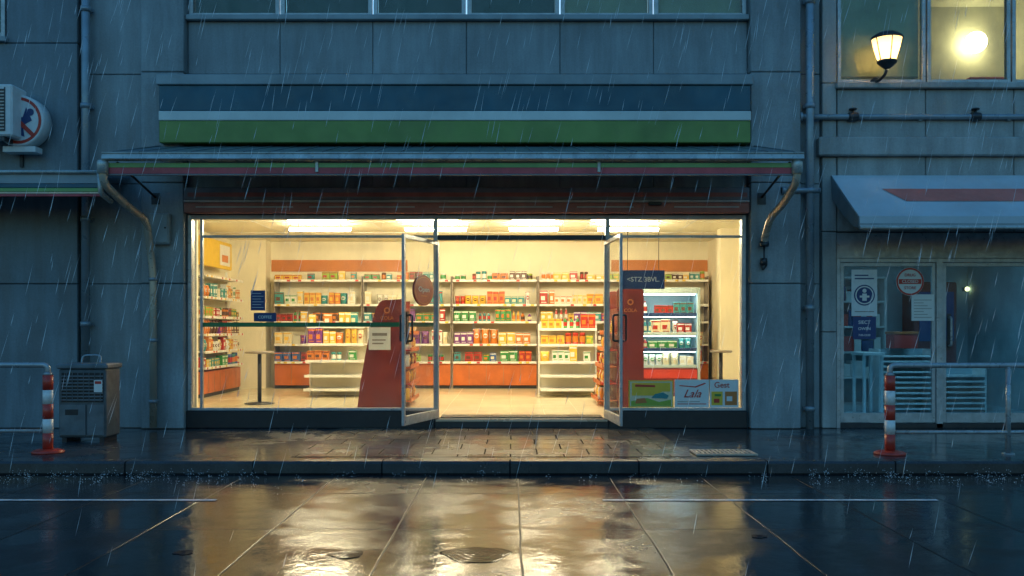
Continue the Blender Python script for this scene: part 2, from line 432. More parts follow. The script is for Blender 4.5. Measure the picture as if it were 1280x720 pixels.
for x0,x1,y in TL:
    c=(x0+x1)/2
    t=root('ceiling_light',(c,y,2.9),'warm fluorescent tube fitting on the shop ceiling','lamp',group='tube lights on the shop ceiling')
    h=(x1-x0)/2
    b=B(); b.bar(-h-.02,h+.02,-.02,.02,-.078,-.06,M_WHITE); 
    for sx in(-h*.7,h*.7): b.tube([(sx,0,-.06),(sx,0,0)],.008,M_WHITE,6)
    part(t,'fitting',b)
    b=B(); b.lathe([(.016,-h),(.022,-h+.01),(.022,h-.01),(.016,h)],M_TUBE,10,(0,0,-.102),'X'); part(t,'tube',b)

# ------------------------------------------------------------ fascia sign
F=root('fascia_sign',(-.7,-.03,3.6),'long striped shop fascia in navy, white and green above the canopy','sign')
def fb(name,z0,z1,m,d=0):
    b=B(); b.bar(-3.62-d,3.62+d,-.22-d,0,z0-3.6,z1-3.6,m,.008); part(F,name,b)
fb('top_cap',4.225,4.35,M_CAPG,.03); fb('navy_stripe',3.91,4.222,M_NAVY); fb('white_stripe',3.79,3.907,M_FWHITE,.006); fb('green_stripe',3.52,3.787,M_GREEN)
A=root('canopy',(-.66,-.03,3.0),'dark sloping rain canopy with a maroon valance over the storefront','awning')
def quadslab(b,p,t,m):
    vs=[Vector(q) for q in p]; vs+= [q-Vector((0,0,t)) for q in vs]
    b.add(vs,[(0,1,2,3),(7,6,5,4),(0,4,5,1),(1,5,6,2),(2,6,7,3),(3,7,4,0)],m)
b=B()
quadslab(b,[(-3.70,0,.52),(3.66,0,.52),(3.86,-1.15,.235),(-3.86,-1.15,.235)],.03,M_AWN)
for k in range(27):
    t=k/26; xa=-3.68+7.32*t; xb=-3.84+7.68*t
    b.tube([(xa,0,.525),(xb,-1.14,.24)],.009,M_AWN,6)
part(A,'canopy_sheet',b)
b=B(); b.bar(-3.88,3.88,-1.175,-1.15,-.015,.075,M_MAROON,.004); b.box(-3.88,3.88,-1.181,-1.1751,.055,.105,M_GREEN2)
for x in(-1.55,1.62): b.bar(x,x+.035,-1.195,-1.182,.0,.2,M_GUT)
b.bar(-3.88,3.88,-1.18,-1.15,-.035,-.015,M_SHUTD,.003); part(A,'valance',b)
b=B(); b.prism([(-1.25,.20),(-1.27,.14),(-1.24,.125),(-1.18,.125),(-1.16,.14),(-1.15,.20),(-1.165,.20),(-1.175,.145),(-1.245,.145),(-1.24,.20)],0,-3.92,3.92,M_GUT)
b.tube([(-3.92,-1.25,.205),(3.92,-1.25,.205)],.012,M_GUT,8); part(A,'gutter',b)
for sx in(-1,1):
    b=B(); b.tube([(sx*3.8,-1.12,.2),(sx*3.68,-.06,.46)],.016,M_DARK,8)
    b.tube([(sx*3.8,-1.12,.12),(sx*3.75,-.02,-.15)],.014,M_DARK,8)
    b.box(sx*3.75-.05,sx*3.75+.05,-.1,-.0,-.22,-.08,M_DARK); part(A,'bracket',b)
D=root('downpipe',(-4.41,-.2,0),'bronze rain downpipe swinging back from the canopy gutter to the pavement','pipe')
b=B(); b.tube(rounded([(-.18,-1.03,3.12),(-.18,-1.03,2.88),(-.08,-.62,2.68),(.0,-.22,2.55),(-.02,-.02,2.15),(-.0,0,1.9),(0,0,.03)],.12),.045,M_PIPEB); part(D,'pipe',b)
for z in(.35,1.1,1.85):
    b=B(); b.lathe([(.046,z-.02),(.058,z-.02),(.058,z+.02),(.046,z+.02)],M_PIPEG,14,cap=False); b.box(-.02,.02,.047,.09,z-.012,z+.012,M_PIPEG); part(D,'pipe_clamp',b)
b=B(); b.lathe([(.06,2.98),(.065,3.1),(.055,3.13)],M_GUT,14,(-.18,-1.03,0)); part(D,'outlet',b)
D=root('downpipe',(3.20,-.2,2.2),'short bronze downpipe bending from the canopy gutter to the pilaster','pipe')
b=B(); b.tube(rounded([(.0,-1.02,.92),(.0,-1.02,.70),(-.04,-.62,.50),(-.08,-.2,.38),(-.10,-.02,.15),(-.10,.0,.07)],.12),.045,M_PIPEB); part(D,'pipe',b)
b=B(); b.lathe([(.052,.05),(.06,.07),(.052,.12)],M_DARK,14,(-.10,0,0)); part(D,'pipe_clamp',b)
b=B(); b.lathe([(.06,.78),(.065,.9),(.055,.93)],M_GUT,14,(.0,-1.02,0)); part(D,'outlet',b)
b=B(); b.tube(rounded([(-.1,.0,.05),(-.1,.0,-.1),(-.06,.02,-.17),(-.11,.03,-.24),(-.14,.02,-.15)],.03),.012,M_DARK,8); b.lathe([(.04,-.18),(.045,-.13),(.04,-.09)],M_DARK,12,(-.1,.02,0)); part(D,'hook',b)

def wallpipe(x,z0,z1,lab,m=M_PIPEG,zz=(1.3,2.6,4.0,5.2),r=.05):
    P=root('drain_pipe',(x,-.11,z0),lab,'pipe')
    b=B(); b.tube([(0,0,0),(0,0,z1-z0)],r,m,16); part(P,'pipe',b)
    for z in zz:
        if z>z0:
            b=B(); b.lathe([(r+.001,z-z0-.03),(r+.014,z-z0-.03),(r+.014,z-z0+.03),(r+.001,z-z0+.03)],m,16,cap=False); b.box(-.07,.07,.045,.08,z-z0-.02,z-z0+.02,m); part(P,'pipe_clamp',b)
wallpipe(-5.28,.75,7.4,'grey vertical drain pipe clamped to the concrete wall')
wallpipe(3.69,.0,7.4,'tall grey drain pipe beside the closed glass shop',zz=(.25,1.5,2.95,4.0,5.3))
P=root('pipe_elbow',(3.45,-.13,2.95),'short horizontal pipe branching off the drain pipe','pipe')
b=B(); b.tube([(-.12,0,0),(.36,0,0)],.035,M_PIPEG,12); part(P,'pipe',b)
b=B(); b.lathe([(.045,-.12),(.05,-.1),(.045,-.06)],M_PIPEG,12,(0,0,0),'X'); part(P,'end_cap',b)
P=root('service_pipe',(3.57,-.09,3.87),'horizontal service pipe with two valves along the wall','pipe')
b=B(); b.tube([(0,0,0),(5.4,0,0)],.035,M_PIPEG,12); b.lathe([(.055,0),(.055,.03)],M_PIPEG,12,axis='X')
for x in(1.5,2.6,3.7,5): b.box(x-.02,x+.02,0,.07,-.045,.045,M_PIPEG)
part(P,'pipe',b)
for x in(.66,2.18):
    b=B(); b.lathe([(.05,-.06),(.055,-.05),(.055,.05),(.05,.06)],M_DARK,12,axis='X'); b.tube([(0,0,0),(0,-.0,.09)],.014,M_DARK,8); b.lathe([(.045,.085),(.05,.095),(.045,.105)],M_DARK,12)
    part(P,'valve',b,loc=(x,0,0))
P=root('junction_box',(-4.34,-.12,2.28),'small grey electrical junction box on the pilaster','electrical box')
b=B(); b.bar(-.12,.13,-.09,0,.0,.38,M_CAPG,.012); part(P,'box_body',b)
b=B(); b.bar(-.10,.11,-.102,-.091,.02,.36,M_CAPG,.004); b.lathe([(.012,-.11),(.012,-.102)],M_DARK,8,(.085,0,.2),'Y'); part(P,'cover',b)

# ------------------------------------------------------------ left building
L=root('neighbour_building',(-7.4,0,0),'plain blue-grey concrete building next to the store','building')
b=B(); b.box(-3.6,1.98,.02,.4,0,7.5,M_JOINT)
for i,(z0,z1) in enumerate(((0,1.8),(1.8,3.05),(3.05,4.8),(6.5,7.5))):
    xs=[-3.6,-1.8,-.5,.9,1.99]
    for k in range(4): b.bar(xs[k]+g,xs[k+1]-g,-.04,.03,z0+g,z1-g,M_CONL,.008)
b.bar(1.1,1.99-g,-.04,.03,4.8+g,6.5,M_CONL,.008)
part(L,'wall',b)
b=B(); b.bar(-3.6,1.12,-.1,.02,4.81,4.87,M_CAPG); part(L,'window_sill',b)
for x0,x1 in((-1.4,.2),(.22,1.08)):
    b=B(); b.bar(x0,x0+.05,-.04,.02,4.88,6.45,M_FRAME);b.bar(x1-.05,x1,-.04,.02,4.88,6.45,M_FRAME);b.bar(x0+.05,x1-.05,-.04,.02,4.88,4.93,M_FRAME);b.bar(x0+.05,x1-.05,-.04,.02,6.4,6.45,M_FRAME)
    w=part(L,'window',b)
    b=B(); b.box(x0+.05,x1-.05,-.01,.0,4.93,6.4,M_GLASSU); b.box(x0+.05,x1-.05,.004,.018,4.93,6.4,M_UNLIT); part(w,'window_pane',b)  # dark sheet behind the glass paints the unlit room
A2=root('side_canopy',(-6.9,-.04,2.75),'narrow flat canopy with green, tan and red edge stripes','awning')
b=B(); quadslab(b,[(-2.5,0,.42),(2.14,0,.42),(2.16,-.84,.285),(-2.5,-.84,.285)],.03,M_AWN); part(A2,'canopy_sheet',b)
b=B(); b.bar(-2.5,2.16,-.87,-.84,.17,.29,M_CAPG,.004); b.bar(-2.5,2.16,-.873,-.84,.12,.168,M_NAVY); b.bar(-2.5,2.16,-.87,-.84,.075,.118,M_GREEN2); b.bar(-2.5,2.16,-.872,-.84,.05,.073,M_PIPEB); b.bar(-2.5,2.16,-.876,-.84,.02,.048,M_MAROON); part(A2,'valance',b)
b=B(); b.tube([(-2.5,-.89,.30),(2.17,-.89,.30)],.022,M_GUT,8); b.tube(rounded([(2.14,-.89,.3),(2.16,-.89,.05),(2.2,-.7,-.02)],.05),.03,M_GUT,10); part(A2,'gutter',b)
AC=root('air_conditioner',(-6.40,-.1,3.55),'white wall-mounted air-conditioning unit with a louvred front','air conditioner')
b=B(); b.bar(-.42,.42,-.42,-.06,.0,.62,M_WHITE,.02); part(AC,'casing',b)
b=B()
for k in range(13): b.box(-.34,.33,-.435,-.421,.06+k*.04,.078+k*.04,M_DARK)
b.box(-.35,-.34,-.43,-.42,.06,.58,M_DARK); b.box(.33,.34,-.43,-.42,.06,.58,M_DARK)
part(AC,'grille',b)
for x in(-.3,.3):
    b=B(); b.bar(x-.02,x+.02,-.4,.06,-.06,-.001,M_DARK); b.bar(x-.02,x+.02,.03,.06,-.3,-.06,M_DARK); part(AC,'bracket',b)
RS=root('round_sign',(-6.02,-.3,3.78),'round white sign, red ring and slash over a blue figure','sign')
b=B(); b.lathe([(.28,.22),(.315,.2),(.315,.02),(.30,0)],M_WHITE,40,axis='Y'); b.box(-.04,.04,.2,.29,-.04,.04,M_DARK); b.bar(-.2,.2,.02,.2,-.38,-.31,M_WHITE); part(RS,'sign_body',b)
def ring(b,r0,r1,y,m,n=40,cx=0,cz=0,a0=0,a1=2*math.pi):
    for k in range(n):
        p=a0+(a1-a0)*k/n;q=a0+(a1-a0)*(k+1)/n
        b.add([(cx+r*math.cos(a),y,cz+r*math.sin(a)) for r,a in((r0,p),(r0,q),(r1,q),(r1,p))],[(0,1,2,3)],m)
b=B(); ring(b,.25,.285,-.003,M_REDP); part(RS,'red_ring',b)
b=B(); b.prism([(-.02,-.16),(.08,-.2),(.06,-.06),(.17,.0),(.10,.16),(.06,.04),(-.03,.02)],1,-.006,-.003,M_BLUE); ring(b,.0,.045,-.005,M_BLUE,16,.15,.10); part(RS,'blue_figure',b)
b=B(); b.prism([(-.2,.16),(-.17,.2),(.2,-.16),(.17,-.2)],1,-.011,-.008,M_REDP); part(RS,'slash',b)

# ------------------------------------------------------------ right building
RB=root('corner_building',(6.5,0,0),'pale concrete building with upper windows and a closed glass shop','building')
X=lambda v:v-6.5
b=B()
b.box(X(3.86),X(4.05),.02,.3,0,7.5,M_JOINT); b.box(X(4.05),X(10),.02,.3,2.42,4.3,M_JOINT); b.box(X(4.05),X(10),.02,.3,6,7.5,M_JOINT); b.box(X(6.72),X(10),.02,.3,0,2.42,M_JOINT)
for z0,z1 in((0,1.2),(1.2,2.45),(2.45,3.38),(3.62,4.3),(4.3,5.6),(5.6,7.5)): b.bar(X(3.86)+g,X(4.04),-.05,.03,z0+g,z1-g,M_CONR,.008)
xs=[4.05,5.15,6.25,7.35,8.6,10]
for k in range(5):
    b.bar(X(xs[k])+g,X(xs[k+1])-g,-.05,.03,3.62+g,4.22,M_CONR,.008)
    b.bar(X(xs[k])+g,X(xs[k+1])-g,-.05,.03,2.45+g,3.38,M_CONR,.008)
    b.bar(X(xs[k])+g,X(xs[k+1])-g,-.05,.03,6.02,7.5,M_CONR,.008)
b.bar(X(6.75),X(10),-.05,.03,0,2.44,M_CONR,.008)
b.bar(X(3.80),X(10),-.14,.03,3.385,3.615,M_CONR,.015)
part(RB,'wall',b)
b=B(); b.bar(X(4.02),X(10),-.12,.1,4.225,4.30,M_CONR,.01); part(RB,'window_sill',b)
for x0,x1 in((4.06,5.16),(5.18,6.22),(6.24,7.3)):
    b=B(); b.bar(X(x0),X(x0)+.045,-.03,.05,4.30,6,M_FRAME);b.bar(X(x1)-.045,X(x1),-.03,.05,4.3,6,M_FRAME);b.bar(X(x0)+.045,X(x1)-.045,-.03,.05,4.3,4.35,M_FRAME);b.bar(X(x0)+.045,X(x1)-.045,-.03,.05,5.95,6,M_FRAME)
    w=part(RB,'window',b)
    b=B(); b.box(X(x0)+.045,X(x1)-.045,.0,.008,4.35,5.95,M_GLASSU); part(w,'window_pane',b)
M_ROOM=paint('upper_room_wall',(.46,.46,.34),.8,var=.45,scale=1.0)
M_CURT=paint('roller_blind',(.60,.60,.46),.8,var=.3,scale=1.6)
b=B(); b.box(X(4.0),X(7.5),2.2,2.3,4.2,6.1,M_ROOM);b.box(X(3.96),X(4.04),.3,2.3,4.2,6.1,M_ROOM);b.box(X(7.4),X(7.5),.3,2.2,4.2,6.1,M_ROOM);b.box(X(4.04),X(7.4),.3,2.2,4.15,4.25,M_ROOM);b.box(X(4.04),X(7.4),.3,2.2,6.0,6.1,M_ROOM)
for x in(5.9,): b.bar(X(x),X(x)+.06,2.1,2.2,4.25,6,M_UPR)
part(RB,'upper_room',b)
t=root('window_blind',(4.62,.10,4.36),'pale roller blind drawn behind the lit upstairs window','blind')
b=B(); b.box(-.5,.5,0,.004,.06,1.6,M_CURT); b.bar(-.5,.5,-.008,.012,.04,.06,M_UPR,.003); part(t,'blind_sheet',b)
b=B(); b.tube([(-.51,0,1.61),(.51,0,1.61)],.018,M_DARK,8); part(t,'roller',b)
t=root('storage_shelf',(6.3,1.5,4.25),'dark shelf with orange boxes by the upstairs window','shelf')
b=B(); b.bar(-.75,.85,0,.4,0,.42,M_UPR); b.box(-.7,.8,-.004,0,.2,.22,M_DARK); part(t,'shelf_frame',b)
b=B(); b.bar(-.6,.05,.02,.3,.421,.50,M_ORANGE,.01); part(t,'storage_box',b)
b=B(); b.bar(.15,.7,.02,.3,.421,.54,M_REDP,.01); part(t,'storage_box',b)
M_TEALW=paint('teal_room_wall',(.36,.50,.55),.7,var=.3,scale=1.5)
b=B(); b.box(X(3.98),X(7.5),3.6,3.7,0,2.9,M_TEALW);b.box(X(3.92),X(4.0),.3,3.7,0,2.9,M_TEALW);b.box(X(7.4),X(7.5),.3,3.6,0,2.9,M_TEALW);b.box(X(4.0),X(7.4),.3,3.6,2.6,2.7,M_TEALW);b.box(X(4.0),X(7.4),.05,3.6,.0,.05,M_TEALW)
part(RB,'shop_room',b)
b=B(); b.bar(X(4.05),X(6.72),-.01,.1,2.12,2.44,M_FRAME,.006); b.bar(X(4.05),X(4.1),-.02,.08,0,2.12,M_FRAME); b.bar(X(5.30),X(5.38),-.02,.08,0,2.12,M_FRAME); b.bar(X(6.67),X(6.72),-.02,.08,0,2.12,M_FRAME); b.bar(X(4.1),X(6.67),-.02,.08,0,.06,M_DARK); b.bar(X(4.1),X(6.67),-.015,.08,2.07,2.119,M_FRAME)
part(RB,'shopfront_frame',b)
for x0,x1,hx in((4.1,5.30,None),(5.38,6.67,5.50)):
    b=B(); a0,a1=X(x0),X(x1); b.bar(a0+.004,a0+.05,.0,.04,.07,2.065,M_FRAME);b.bar(a1-.05,a1-.004,.0,.04,.07,2.065,M_FRAME);b.bar(a0+.05,a1-.05,.0,.04,.07,.19,M_FRAME);b.bar(a0+.05,a1-.05,.0,.04,2.02,2.065,M_FRAME)
    d=part(RB,'door',b)
    b=B(); b.box(a0+.05,a1-.05,.016,.024,.19,2.02,M_GLASST); part(d,'door_pane',b)
    if hx:
        b=B(); b.tube(rounded([(X(5.46),.0,1.03),(X(5.46),-.07,1.03),(X(5.46),-.07,1.38),(X(5.46),.0,1.38)],.03),.014,M_STEEL); b.box(X(5.435),X(5.485),-.004,0,.98,1.43,M_DARK); part(d,'handle',b)
M_TEALL=emitm('dim_teal_lamp',(.42,.78,1.0),34); M_WARML=emitm('small_warm_lamp',(1,.7,.3),4)
for x in(4.8,6.1):
    t=root('ceiling_light',(x,1.0,2.6),'dim cool ceiling light in the closed shop','lamp')
    b=B(); b.bar(-.35,.35,-.09,.09,-.05,-.001,M_WHITE); part(t,'fitting',b)
    b=B(); b.box(-.32,.32,-.07,.07,-.056,-.051,M_TEALL); part(t,'diffuser',b)
t=root('wall_spot',(7.36,3.6,1.88),'small warm spot lamp on the closed shop back wall','lamp')
b=B(); b.bar(-.04,.04,-.06,0,-.03,.03,M_DARK); part(t,'lamp_base',b)
b=B(); b.lathe([(.01,-.13),(.03,-.11),(.04,-.08),(.03,-.06)],M_WARML,12,axis='Y'); part(t,'bulb',b)
def rack(x,y,w,h,lab,n,m=None):
    t=root('tray_rack',(x,y,.05),lab,'rack')
    b=B()
    for sx in(-w/2,w/2-.025): b.bar(sx,sx+.025,0,.4,0,h,M_WHITE,.003)
    b.box(-w/2+.025,w/2-.025,.38,.4,0,h,M_TEALW); part(t,'rack_frame',b)
    for k in range(n):
        z=.04+k*(h-.08)/n
        b=B(); b.bar(-w/2+.026,w/2-.026,0,.379,z,z+.018,M_WHITE,.003); b.bar(-w/2+.026,w/2-.026,-.012,-.001,z,z+.026,M_WHITE,.003); part(t,'tray',b)
rack(5.60,1.6,.80,.90,'low white rack with a stack of thin trays',11)
rack(6.45,1.65,.60,.62,'low white rack with a stack of thin trays',7)
rack(4.42,2.3,.42,1.95,'tall pale rack of trays by the glass door',14)
t=root('cardboard_box',(5.62,1.62,.96),'small red box resting on a white tray rack','box')
b=B(); b.bar(-.2,.14,.0,.3,0,.2,M_REDP,.006); part(t,'box_body',b)
b=B(); b.bar(-.21,.15,-.01,.31,.2,.24,M_ORANGE,.006); part(t,'lid',b)
t=root('storage_shelf',(5.2,3.15,.05),'white open shelving with folders inside the closed shop','shelf')
b=B()
for x in(-.7,0,.7): b.bar(x-.02,x+.02,0,.35,0,2.0,M_WHITE)
for z in(.4,.8,1.2,1.6,1.98): b.bar(-.68,.68,0,.35,z,z+.03,M_WHITE)
part(t,'shelf_frame',b)
rr=random.Random(5)
for z in(.43,.83,1.23,1.63):
    x=-.66
    while x<.6:
        w_=rr.uniform(.08,.2)
        b=B(); b.bar(x,x+w_-.01,.05,.3,z+.001,z+rr.uniform(.14,.28),rr.choice((M_PAPER,M_WHITE,M_BLUE,M_REDP,M_PAPER)),.004); part(t,'storage_box',b); x+=w_
t=root('side_table',(5.05,1.5,.05),'plain white worktable with slim legs','table')
b=B(); b.bar(-.2,.1,-.25,.25,.82,.86,M_WHITE); part(t,'table_top',b)
for sx in(-.17,.07):
    for sy in(-.2,.2): b=B(); b.bar(sx-.02,sx+.02,sy-.02,sy+.02,0,.819,M_WHITE); part(t,'leg',b)
t=root('vending_machine',(6.45,2.6,.05),'dark red vending machine behind the counter','vending machine')
b=B(); b.bar(-.32,.32,0,.5,0,1.9,M_RED,.02); part(t,'casing',b)
b=B(); b.bar(-.26,.26,-.02,-.001,1.0,1.75,M_BLUE,.01); part(t,'display_window',b)
b=B(); b.bar(-.2,.2,-.02,-.001,.25,.45,M_BLACK,.01); part(t,'delivery_slot',b)
t=root('door_notice',(4.40,-.008,1.40),'pale sheet with a round blue pictogram on glass','sign')
b=B(); b.box(-.16,.16,-.003,0,0,.58,M_WHITE); part(t,'sheet',b)
b=B(); b.lathe([(.13,-.007),(.13,-.004)],M_BLUE,30,(0,0,.26),axis='Y'); part(t,'disc',b)
b=B(); ring(b,.10,.115,-.009,M_PAPER,30,0,.26); ring(b,0,.026,-.009,M_PAPER,12,0,.315); b.box(-.028,.028,-.011,-.009,.19,.28,M_PAPER); b.box(-.06,.06,-.0115,-.0111,.23,.255,M_PAPER); b.box(-.12,.12,-.006,-.003,.46,.475,M_BLUE); b.box(-.12,.05,-.006,-.003,.50,.515,M_BLUE); b.box(-.12,.12,-.006,-.003,.05,.06,M_UPR); part(t,'pictogram',b)
t=root('window_poster',(4.40,-.008,1.11),'blue notice poster taped to the shop door','poster')
b=B(); b.box(-.145,.145,-.004,-.001,.0,.28,M_BLUE); part(t,'sheet',b)
text(t,'SIECT',.06,M_PAPER,(0,-.006,.21)); text(t,'OWEN',.05,M_PAPER,(0,-.006,.13)); text(t,'7:00-23:00',.035,M_PAPER,(0,-.006,.05))
t=root('round_sign',(4.97,-.008,1.83),'round pale sign with red edge and red lettering on glass','sign')
b=B(); b.lathe([(.175,-.004),(.175,0)],M_PAPER,36,axis='Y'); part(t,'disc',b)
b=B(); ring(b,.150,.172,-.006,M_REDP,36); b.box(-.14,.14,-.008,-.006,-.03,.03,M_REDP); part(t,'red_ring',b)
text(t,'CLOSED',.055,M_PAPER,(0,-.010,0)); text(t,'DRUG',.05,M_REDP,(0,-.008,.08)); text(t,'STORE',.05,M_REDP,(0,-.008,-.08))
t=root('window_notice',(5.13,-.008,1.34),'white paper notice with printed lines on the glass door','poster')
b=B(); b.box(-.14,.14,-.003,0,0,.33,M_PAPER); part(t,'sheet',b)
b=B()
for k in range(7): b.box(-.11,.11-.05*(k%3),-.005,-.003,.04+k*.036,.047+k*.036,M_UPR)
part(t,'printed_lines',b)
M_AWR=paint('awning_cloth_pale',(.50,.57,.60),.6,var=.18,scale=1.2); M_AWRR=paint('awning_red_band',(.66,.19,.15),.5,var=.2,scale=3)
A3=root('awning',(6.5,-.05,2.4),'pale fabric awning with a red stripe over the closed shop','awning')
def awp(x,t,off=0):
    return (x,-.95*t-off*.55,.75-(.62*t)+off)
b=B(); xl=X(3.98);xr=X(10)
vs=[];n=8
for k in range(n+1):
    t_=k/n; sag=-.01*math.sin(math.pi*t_)
    for x in(xl,xr): p=awp(x,t_); vs.append((p[0],p[1],p[2]+sag))
b.add(vs,[(2*k,2*k+1,2*k+3,2*k+2) for k in range(n)],M_AWR,True)
b.box(xl,xr,-.965,-.95,-.0,.13,M_AWR); b.box(xl,xr,-.968,-.965,.03,.05,M_CAPG)
part(A3,'cloth',b)
b=B()
q=[]
for t_,xs_ in((.34,X(4.48)),(.64,X(4.66))):
    sag=-.01*math.sin(math.pi*t_)
    for x in(xs_,xr): p=awp(x,t_,.006); q.append((p[0],p[1],p[2]+sag))
b.add(q,[(0,1,3,2)],M_AWRR); part(A3,'red_stripe',b)
b=B(); b.prism([(0,.75),(-.5,.40),(-.95,.13),(-.95,0),(-.80,.03),(-.62,.12),(-.45,.2),(-.25,.32),(-.05,.45)],0,xl-.012,xl-.002,M_AWN); part(A3,'side_flap',b)
b=B(); b.tube([(xl,-.97,.0),(xr,-.97,.0)],.02,M_GUT,8); part(A3,'front_bar',b)
for x in(X(5.4),X(7.0)):
    b=B(); b.tube([(x,-.95,.0),(x,-.02,.30)],.012,M_DARK,8); part(A3,'support_arm',b)

# wall lantern
M_LGL,nt,o=newmat('lantern_glass'); e=N(nt,'ShaderNodeEmission'); e.inputs[0].default_value=(1,.70,.34,1); e.inputs[1].default_value=.9
tr=N(nt,'ShaderNodeBsdfTranslucent'); tr.inputs[0].default_value=(.5,.42,.28,1); ad=N(nt,'ShaderNodeAddShader'); nt.links.new(e.outputs[0],ad.inputs[0]); nt.links.new(tr.outputs[0],ad.inputs[1]); nt.links.new(ad.outputs[0],o.inputs[0])
WL=root('wall_lantern',(4.57,-.02,4.34),'lit tulip-glass wall lantern on a curled iron bracket','lamp')
b=B(); b.tube(rounded([(-.06,-.06,-.03),(-.06,-.2,-.05),(-.02,-.28,.0),(.0,-.28,.08)],.05),.018,M_DARK,10); b.lathe([(.05,-.06),(.05,-.01)],M_DARK,16,(-.06,0,-.03),'Y')
b.lathe([(.02,.06),(.06,.09),(.115,.14),(.12,.165),(.11,.165)],M_DARK,20,(0,-.28,0),cap=False); part(WL,'bracket',b)
b=B(); b.lathe([(.10,.15),(.125,.22),(.155,.32),(.178,.43),(.172,.43),(.148,.32),(.12,.22),(.09,.155)],M_LGL,32,(0,-.28,0),cap=False); part(WL,'glass_shade',b)
b=B(); b.lathe([(.182,.425),(.19,.44),(.182,.46),(.12,.5),(.02,.53)],M_DARK,32,(0,-.28,0),cap=False)
for k in range(6):
    a=k*math.pi/3+.5; b.tube([(.105*math.cos(a),-.28+.105*math.sin(a),.14),(.187*math.cos(a),-.28+.187*math.sin(a),.44)],.007,M_DARK,6)
part(WL,'lantern_cap',b)
def plight(name,loc,e,col,r=.05):
    l=bpy.data.lights.new(name,'POINT'); l.energy=e;l.color=col;l.shadow_soft_size=r
    o=bpy.data.objects.new(name,l); o.location=loc; return link(o)
p=plight('lamp_bulb',(0,-.28,.3),120,(1,.78,.44),.06); p.parent=WL
M_GLOBE=emitm('globe_lamp',(1,.82,.48),30)
t=root('wall_globe_lamp',(6.77,2.2,5.42),'glowing round globe lamp on the upstairs room wall','lamp')
b=B(); b.bar(-.05,.05,-.04,0,-.05,.05,M_DARK); part(t,'lamp_base',b)
b=B(); b.lathe([(.15*math.sin(math.pi*k/16)+.001,-.19-.15*math.cos(math.pi*k/16)) for k in range(0,17)],M_GLOBE,36,(0,0,0),'Y',cap=False); part(t,'globe',b)

# ------------------------------------------------------------ street furniture
def barrier(x,y,dirn,lab):
    t=root('guard_rail',(x,y,0),lab,'barrier',group='striped guard rails on the pavement')
    b=B(); b.lathe([(.15,.0),(.155,.015),(.13,.03),(.06,.04)],M_REDST,28); part(t,'base_plate',b)
    b=B(); r=.050; z=.04
    hs=[.16,.14,.15,.14,.15]
    for k in range(5):
        b.lathe([(r,z),(r,z+hs[k])],M_REDST if k%2==0 else M_WHST,20); z+=hs[k]
    b.lathe([(r,z),(r*.6,z+.03)],M_STEEL,20); part(t,'bollard',b)
    b=B(); b.tube(rounded([(0,0,z-.02),(0,0,.88),(dirn*1.2,0,.88),(dirn*4,0,.88)],.15,8),.027,M_STEEL,14)
    part(t,'rail',b)
    b=B(); b.tube([(dirn*.05,0,.22),(dirn*4,0,.22)],.018,M_STEEL,12); part(t,'rail',b)
    for k in(1.17,2.4,3.6):
        b=B(); b.tube([(dirn*k,0,0),(dirn*k,0,.88)],.024,M_STEEL,12); b.lathe([(.06,0),(.06,.012)],M_STEEL,14,(dirn*k,0,0)); part(t,'post',b)
barrier(3.74,-2.5,1,'steel guard rail with a red and white striped end bollard')
barrier(-4.65,-2.38,-1,'steel guard rail with striped bollard near the litter bin')
T=root('litter_bin',(-4.70,-1.5,0),'dark grey louvred cabinet bin with a small sticker','bin')
b=B(); b.bar(-.26,.26,0,.38,.05,.80,M_BIN,.015)
for x in(-.23,.18): b.box(x,x+.05,.02,.36,0,.051,M_BLACK)
part(T,'cabinet_body',b)
b=B(); b.bar(-.28,.28,-.02,.4,.801,.86,M_BIN2,.015); part(T,'lid',b)
b=B()
b.box(-.23,.23,-.006,-.001,.44,.76,M_BLACK)
for k in range(8): b.bar(-.23,.23,-.022,-.006,.455+k*.037,.472+k*.037,M_BIN2,.003)
for k in range(8): b.bar(-.225+k*.061,-.217+k*.061,-.026,-.022,.45,.76,M_BIN,.002)
part(T,'louvre_grille',b)
b=B(); b.bar(-.24,.04,-.014,-.001,.08,.41,M_BIN2,.006); b.box(-.18,-.04,-.018,-.014,.3,.36,M_BLACK); part(T,'door',b)
b=B(); b.bar(.06,.24,-.012,-.001,.08,.41,M_BIN2,.006); part(T,'side_panel',b)
b=B(); b.box(.14,.23,-.030,-.026,.55,.68,M_PAPER); b.box(.15,.22,-.032,-.030,.64,.67,M_REDP); part(T,'sticker',b)
b=B(); b.tube(rounded([(-.2,.38,.6),(-.2,.45,.94),(.02,.45,.94),(.02,.38,.8)],.06),.012,M_PIPEG,8); part(T,'rear_pipe',b)
T=root('drain_grate',(2.1,-2.45,.006),'small pale slotted drain grate set in wet pavement','drain')
b=B(); b.box(-.30,.30,-.19,-.165,0,.014,M_GRATE);b.box(-.30,.30,.165,.19,0,.014,M_GRATE);b.box(-.30,-.28,-.165,.165,0,.014,M_GRATE);b.box(.28,.30,-.165,.165,0,.014,M_GRATE); b.box(-.28,.28,-.012,.012,0,.014,M_GRATE)
for k in range(13): b.box(-.272+k*.0435,-.25+k*.0435,-.17,.17,.001,.016,M_GRATE)
part(T,'grate',b)
b=B(); b.box(-.28,.28,-.165,.165,-.004,0.0005,M_BLACK); part(T,'drain_hole',b)
M_PUD,nt,o=newmat('puddle_water'); p=N(nt,'ShaderNodeBsdfPrincipled'); p.inputs['Base Color'].default_value=(.006,.014,.022,1); p.inputs['Roughness'].default_value=.10;p.inputs['IOR'].default_value=1.12
nt.links.new(p.outputs[0],o.inputs[0])
